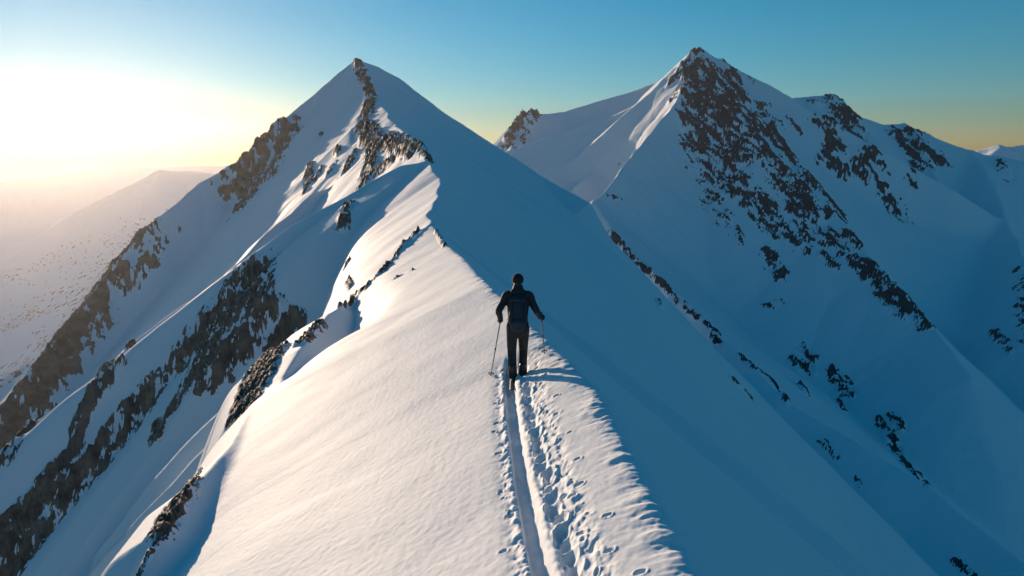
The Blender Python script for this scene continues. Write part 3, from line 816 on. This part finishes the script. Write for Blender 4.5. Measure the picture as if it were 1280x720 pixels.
def build_person():
    b = bmesh.new()
    # trunk, neck and head
    tube(b, [(0, .02, .90), (0, .03, 1.00), (0, .07, 1.16), (0, .11, 1.32), (0, .125, 1.42)], [.135, .120, .130, .150, .115], 20, ((0, 1, 0), .68))
    tube(b, [(0, .12, 1.42), (0, .135, 1.50), (0, .155, 1.58)], [.060, .052, .055], 14)
    ball(b, (0, .170, 1.655), (.076, .096, .108)); ball(b, (0, .205, 1.600), (.052, .060, .050))
    tube(b, [(0, .262, 1.672), (0, .282, 1.645), (0, .270, 1.632)], [.009, .015, .012], 10)        # nose
    for s in (-1, 1):
        ball(b, (s * .078, .165, 1.645), (.010, .018, .030))                                   # ears
        ball(b, (s * .031, .246, 1.662), (.015, .012, .010))                                   # eyes
    ball(b, (0, .262, 1.600), (.024, .010, .007))                                              # lips
    # limbs
    for s in 'LR':
        k = -1 if s == 'L' else 1
        tube(b, [J['hip' + s], [(a + c) / 2 for a, c in zip(J['hip' + s], J['knee' + s])], J['knee' + s], [(a * .6 + c * .4) for a, c in zip(J['knee' + s], J['ank' + s])], J['ank' + s]],
             [.088, .072, .052, .052, .036], 14)
        a = Vector(J['ank' + s]); tube(b, [a + Vector((0, -.03, -.05)), a + Vector((0, .07, -.075)), a + Vector((0, .17, -.085))], [.036, .036, .028], 12)
        tube(b, [(k * .10, .12, 1.41), J['sh' + s], [(a_ + c) / 2 for a_, c in zip(J['sh' + s], J['el' + s])], J['el' + s], J['wr' + s]], [.058, .052, .042, .037, .026], 14)
        hand(b, s)
    o = link('person', b, M_SKIN, None, .0055, 2)
    tag(o, 'skier in dark jacket and trousers climbing the ridge with two poles, seen from behind', 'person')

    b = bmesh.new()       # jacket
    tube(b, [(0, .020, .84), (0, .020, .93), (0, .045, 1.05), (0, .085, 1.20), (0, .115, 1.34), (0, .125, 1.435), (0, .13, 1.49)],
         [.178, .176, .162, .182, .196, .150, .088], 26, ((0, 1, 0), .70), False)
    tube(b, [(0, .115, 1.44), (0, .125, 1.50), (0, .14, 1.555)], [.122, .104, .088], 18)
    for s, k in (('L', -1), ('R', 1)):
        sh, el, wr = Vector(J['sh' + s]), Vector(J['el' + s]), Vector(J['wr' + s])
        tube(b, [(k * .09, .115, 1.41), sh + Vector((0, 0, .004)), sh.lerp(el, .5), el + Vector((k * .004, -.01, 0)), el.lerp(wr, .45), wr], [.080, .077, .064, .060, .052, .043], 16)
        tube(b, [el.lerp(wr, .86), el.lerp(wr, 1.02)], [.047, .047], 14, None, False)
    ball(b, (0, .075, 1.505), (.118, .078, .062)); ball(b, (0, .10, 1.55), (.085, .07, .06))
    rbox(b, (0, .045, 1.475), (.20, .10, .07), .03)                                            # folded hood
    link('jacket', b, M_JACKET, o, .009, 3)

    b = bmesh.new()       # trousers
    tube(b, [(0, .02, 1.0), (0, .015, .93), (0, .015, .86)], [.150, .158, .150], 22, ((0, 1, 0), .76))
    for s, k in (('L', -1), ('R', 1)):
        h, kn, an = Vector(J['hip' + s]), Vector(J['knee' + s]), Vector(J['ank' + s])
        tube(b, [h + Vector((0, 0, -.02)), h.lerp(kn, .5), kn, kn.lerp(an, .4), kn.lerp(an, .8), an + Vector((0, -.01, -.03))], [.103, .092, .078, .074, .074, .079], 18)
    link('trousers', b, M_TROUSER, o, .009, 3)

    for s in 'LR':
        a = Vector(J['ank' + s])
        b = bmesh.new()
        tube(b, [a + Vector((0, -.015, .10)), a + Vector((0, -.01, 0)), a + Vector((0, -.005, -.055))], [.062, .064, .060], 16)
        tube(b, [a + Vector((0, -.045, -.078)), a + Vector((0, .06, -.080)), a + Vector((0, .19, -.090))], [.046, .050, .040], 14, ((0, 0, 1), .9))
        t = link('boot', b, M_BOOT, o, .007, 2)
        b = bmesh.new(); hand(b, s, .0035)
        tube(b, [Vector(J['el' + s]).lerp(Vector(J['wr' + s]), .88), Vector(J['wr' + s]).lerp(POLE[s][0], .25)], [.046, .036], 14)
        link('glove', b, M_GLOVE, o, .0045, 1)

    b = bmesh.new()       # hat
    ball(b, (0, .158, 1.684), (.098, .114, .104))
    tube(b, [(0, .155, 1.655), (0, .155, 1.675)], [.094, .096], 24, ((1, 0, 0), .93), False)
    t = link('hat', b, M_HAT, o, .006, 2)
    for v in t.data.vertices:
        if v.co.z < 1.64: v.co.z = 1.64 + (v.co.z - 1.64) * .1
    b = bmesh.new()       # hair below the hat
    ball(b, (0, .115, 1.612), (.064, .058, .055)); ball(b, (0, .100, 1.575), (.045, .034, .045))
    link('hair', b, M_HAIR, o, .006, 1)
    return o

person = build_person(); person.location = SK; person.scale = (1.03, 1.03, 1.03)

def build_backpack():
    rot = Matrix.Rotation(math.radians(-13), 4, 'X')
    b = bmesh.new()
    tube(b, [(0, -.125, .985), (0, -.118, 1.10), (0, -.080, 1.25), (0, -.045, 1.36)], [.140, .150, .145, .115], 22, ((0, 1, 0), .62))
    o = link('backpack', b, M_PACK, None, .008, 2)
    tag(o, 'dark blue backpack on the back of the skier', 'backpack')
    b = bmesh.new(); tube(b, [(-.08, -.09, 1.385), (0, -.10, 1.40), (.08, -.09, 1.385)], [.055, .062, .055], 14, ((0, 0, 1), .62)); link('top_lid', b, M_PACK, o, .007, 2)
    b = bmesh.new(); tube(b, [(-.07, -.215, 1.02), (0, -.235, 1.03), (.07, -.215, 1.02)], [.06, .070, .06], 14, ((0, 1, 0), .5)); link('pocket', b, M_PACK, o, .007, 2)
    for k in (-1, 1):
        b = bmesh.new()
        tube(b, [(k * .085, -.03, 1.41), (k * .10, .06, 1.515), (k * .115, .18, 1.47), (k * .13, .252, 1.30), (k * .15, .20, 1.12), (k * .15, .03, 1.02)], [.016] * 6, 10, ((0, 1, 0), .6))
        link('shoulder_strap', b, M_STRAP, o)
        b = bmesh.new(); tube(b, [(k * .10, -.206, .99), (k * .10, -.213, 1.12), (k * .10, -.175, 1.25), (k * .09, -.135, 1.36)], [.009] * 4, 8, ((0, 1, 0), .4)); link('compression_strap', b, M_STRAP, o)
    b = bmesh.new()
    ring = [(math.cos(a) * .172, .02 + math.sin(a) * .132, .965) for a in [i * 2 * math.pi / 16 + 4.2 for i in range(15)]]
    tube(b, ring, [.013] * len(ring), 8, ((1, 0, 0), .8)); link('waist_belt', b, M_STRAP, o)
    o.location = SK; o.scale = (1.03, 1.03, 1.03)

build_backpack()

def build_pole(side, label):
    top, tip = POLE[side]
    gx, gy = SK.x + tip.x, SK.y + tip.y
    tip = Vector((tip.x, tip.y, ground_z(gx, gy) - SK.z - .03))
    g = (top - tip).normalized()
    b = bmesh.new()
    tube(b, [tip, tip.lerp(top, .35), tip.lerp(top, .9)], [.0070, .0105, .0115], 10)
    o = link('ski_pole', b, M_POLE, None); tag(o, label, 'ski pole')
    b = bmesh.new(); tube(b, [top - g * .10, top - g * .05, top + g * .03, top + g * .045], [.014, .016, .0165, .021], 12); link('grip', b, M_GRIP, o)
    b = bmesh.new()
    c = tip + g * .075
    x = g.cross(Vector((0, 1, 0))).normalized(); y = g.cross(x).normalized()
    ring = [c + (x * math.cos(a) + y * math.sin(a)) * .047 for a in [i * 2 * math.pi / 16 for i in range(17)]]
    tube(b, ring, [.0055] * 17, 8)
    for k in range(4):
        a = k * math.pi / 2; tube(b, [c + g * .01, c + (x * math.cos(a) + y * math.sin(a)) * .046], [.006, .005], 8)
    link('basket', b, M_GRIP, o)
    b = bmesh.new()
    w = Vector(J['wr' + side])
    loop = [top + g * .03, w + Vector((.03, .01, .012)), w + Vector((0, -.03, -.005)), w + Vector((-.03, .01, .0)), top + g * .022]
    tube(b, loop, [.005] * 5, 8); link('wrist_strap', b, M_STRAP, o)
    b = bmesh.new(); tube(b, [tip.lerp(top, .47), tip.lerp(top, .50)], [.013, .013], 10); link('clamp', b, M_GRIP, o)
    o.location = SK; o.scale = (1.03, 1.03, 1.03)
build_pole('L', 'thin ski pole in the left hand of the skier, slanting outwards')
build_pole('R', 'thin ski pole in the right hand of the skier, planted nearly upright')

def build_ski(k, foot_y, label):
    L0, L1 = -.62, 1.02
    b = bmesh.new(); n = 40; rows = []
    for i in range(n + 1):
        s = i / n; y = L0 + (L1 - L0) * s
        wd = .043 + .010 * (2 * s - 1) ** 2 + .004 * s
        wd *= min(1, math.sqrt(max(.02, (1 - s) / .07))) if s > .93 else (min(1, math.sqrt(max(.15, s / .03))) if s < .03 else 1)
        z = .012 + (.13 * ((s - .86) / .14) ** 2 if s > .86 else 0) + (.015 * (1 - s / .05) if s < .05 else 0)
        rows.append([b.verts.new((dx * wd, y, z + dz)) for dx, dz in ((-1, -.006), (1, -.006), (1, .004), (.8, .008), (-.8, .008), (-1, .004))])
    for p, q in zip(rows[:-1], rows[1:]):
        for j in range(6): b.faces.new((p[j], p[(j + 1) % 6], q[(j + 1) % 6], q[j]))
    b.faces.new(rows[0][::-1]); b.faces.new(rows[-1])
    o = link('ski', b, M_SKI); tag(o, label, 'ski')
    b = bmesh.new(); rbox(b, (0, foot_y + .16, .032), (.062, .075, .028), .008); rbox(b, (0, foot_y + .17, .055), (.045, .03, .03), .007); link('toe_binding', b, M_BASE, o)
    b = bmesh.new(); rbox(b, (0, foot_y - .10, .030), (.058, .10, .024), .006); rbox(b, (0, foot_y - .11, .055), (.035, .04, .04), .008); link('heel_binding', b, M_BASE, o)
    x = SK.x + k * .087
    z0 = ground_z(x, SK.y - .35); z1 = ground_z(x, SK.y + .8)
    o.location = (x, SK.y, SK.z + .004)
    return o
build_ski(-1, -.02, 'ski under the left boot of the skier, set in the deeper groove')
build_ski(1, .05, 'ski under the right boot of the skier, slid a little ahead')


# ------------------------------------------------------------------ light and air
SUN_AZ = math.radians(-32.5)      # left of straight ahead
SUN_EL = math.radians(4.0)
sd = Vector((math.sin(SUN_AZ) * math.cos(SUN_EL), math.cos(SUN_AZ) * math.cos(SUN_EL), math.sin(SUN_EL)))
sun = bpy.data.lights.new('sun', 'SUN'); sun.energy = 5.0; sun.angle = math.radians(.5); sun.color = (1.0, .75, .53)
so = bpy.data.objects.new('sun', sun); COL.objects.link(so); so.rotation_euler = sd.to_track_quat('Z', 'Y').to_euler()

w = bpy.data.worlds.new('World'); scene.world = w; w.use_nodes = True
wn, wl = w.node_tree.nodes, w.node_tree.links
bg = wn['Background']; bg.inputs['Strength'].default_value = .15
sky = wn.new('ShaderNodeTexSky'); sky.sky_type = 'NISHITA'; sky.sun_disc = False
sky.sun_elevation = SUN_EL; sky.sun_rotation = SUN_AZ; sky.altitude = 2500
sky.air_density = 1.38; sky.dust_density = 0.2; sky.ozone_density = 4
hs = wn.new('ShaderNodeHueSaturation'); hs.inputs['Saturation'].default_value = 1.16; hs.inputs['Hue'].default_value = .483
wl.new(sky.outputs[0], hs.inputs['Color']); tint = wn.new('ShaderNodeMix'); tint.data_type = 'RGBA'; tint.blend_type = 'MULTIPLY'; tint.inputs['Factor'].default_value = 1
tint.inputs['B'].default_value = (1.03, .93, .93, 1)
wl.new(hs.outputs[0], tint.inputs['A']); wl.new(tint.outputs['Result'], bg.inputs['Color'])

# air
HAZE = 0.000030
def haze():
    me = bpy.data.meshes.new('haze'); bm = bmesh.new()
    bmesh.ops.create_cube(bm, size=1)
    x0, x1, y0, y1, z0, z1 = -5600, 5600, -5600, 5600, -1400, 262
    for v in bm.verts:
        v.co = Vector(((x0 + x1) / 2 + v.co.x * (x1 - x0), (y0 + y1) / 2 + v.co.y * (y1 - y0), (z0 + z1) / 2 + v.co.z * (z1 - z0)))
    bm.to_mesh(me); bm.free()
    o = bpy.data.objects.new('haze', me); COL.objects.link(o)
    m = bpy.data.materials.new('haze_air'); m.use_nodes = True
    n, l = m.node_tree.nodes, m.node_tree.links
    n.remove(n['Principled BSDF'])
    pv = n.new('ShaderNodeVolumePrincipled')
    pv.inputs['Color'].default_value = (1.0, .93, .88, 1); pv.inputs['Density'].default_value = HAZE; pv.inputs['Anisotropy'].default_value = .70
    l.new(pv.outputs[0], n['Material Output'].inputs['Volume'])
    me.materials.append(m)
    o['kind'] = 'stuff'; o['label'] = 'thin warm evening haze filling the valleys'; o['category'] = 'haze'
if os.environ.get('NOHAZE') != '1': haze()

# ------------------------------------------------------------------ camera and output
cam = bpy.data.cameras.new('camera'); co = bpy.data.objects.new('camera', cam); COL.objects.link(co)
cam.sensor_width = 36; cam.lens = FOC / 1280 * 36
cam.clip_start = .1; cam.clip_end = 60000
co.location = (0, 0, 0); co.rotation_euler = (math.pi / 2 - PITCH, 0, 0)
scene.camera = co
vs = scene.view_settings
vs.view_transform = 'Standard'; vs.look = 'None'; vs.gamma = 1; vs.exposure = 0.50; vs.use_curve_mapping = False
cy = scene.cycles
cy.use_denoising = True
cy.max_bounces = 6; cy.diffuse_bounces = 4; cy.glossy_bounces = 2; cy.volume_bounces = 1; cy.transparent_max_bounces = 4
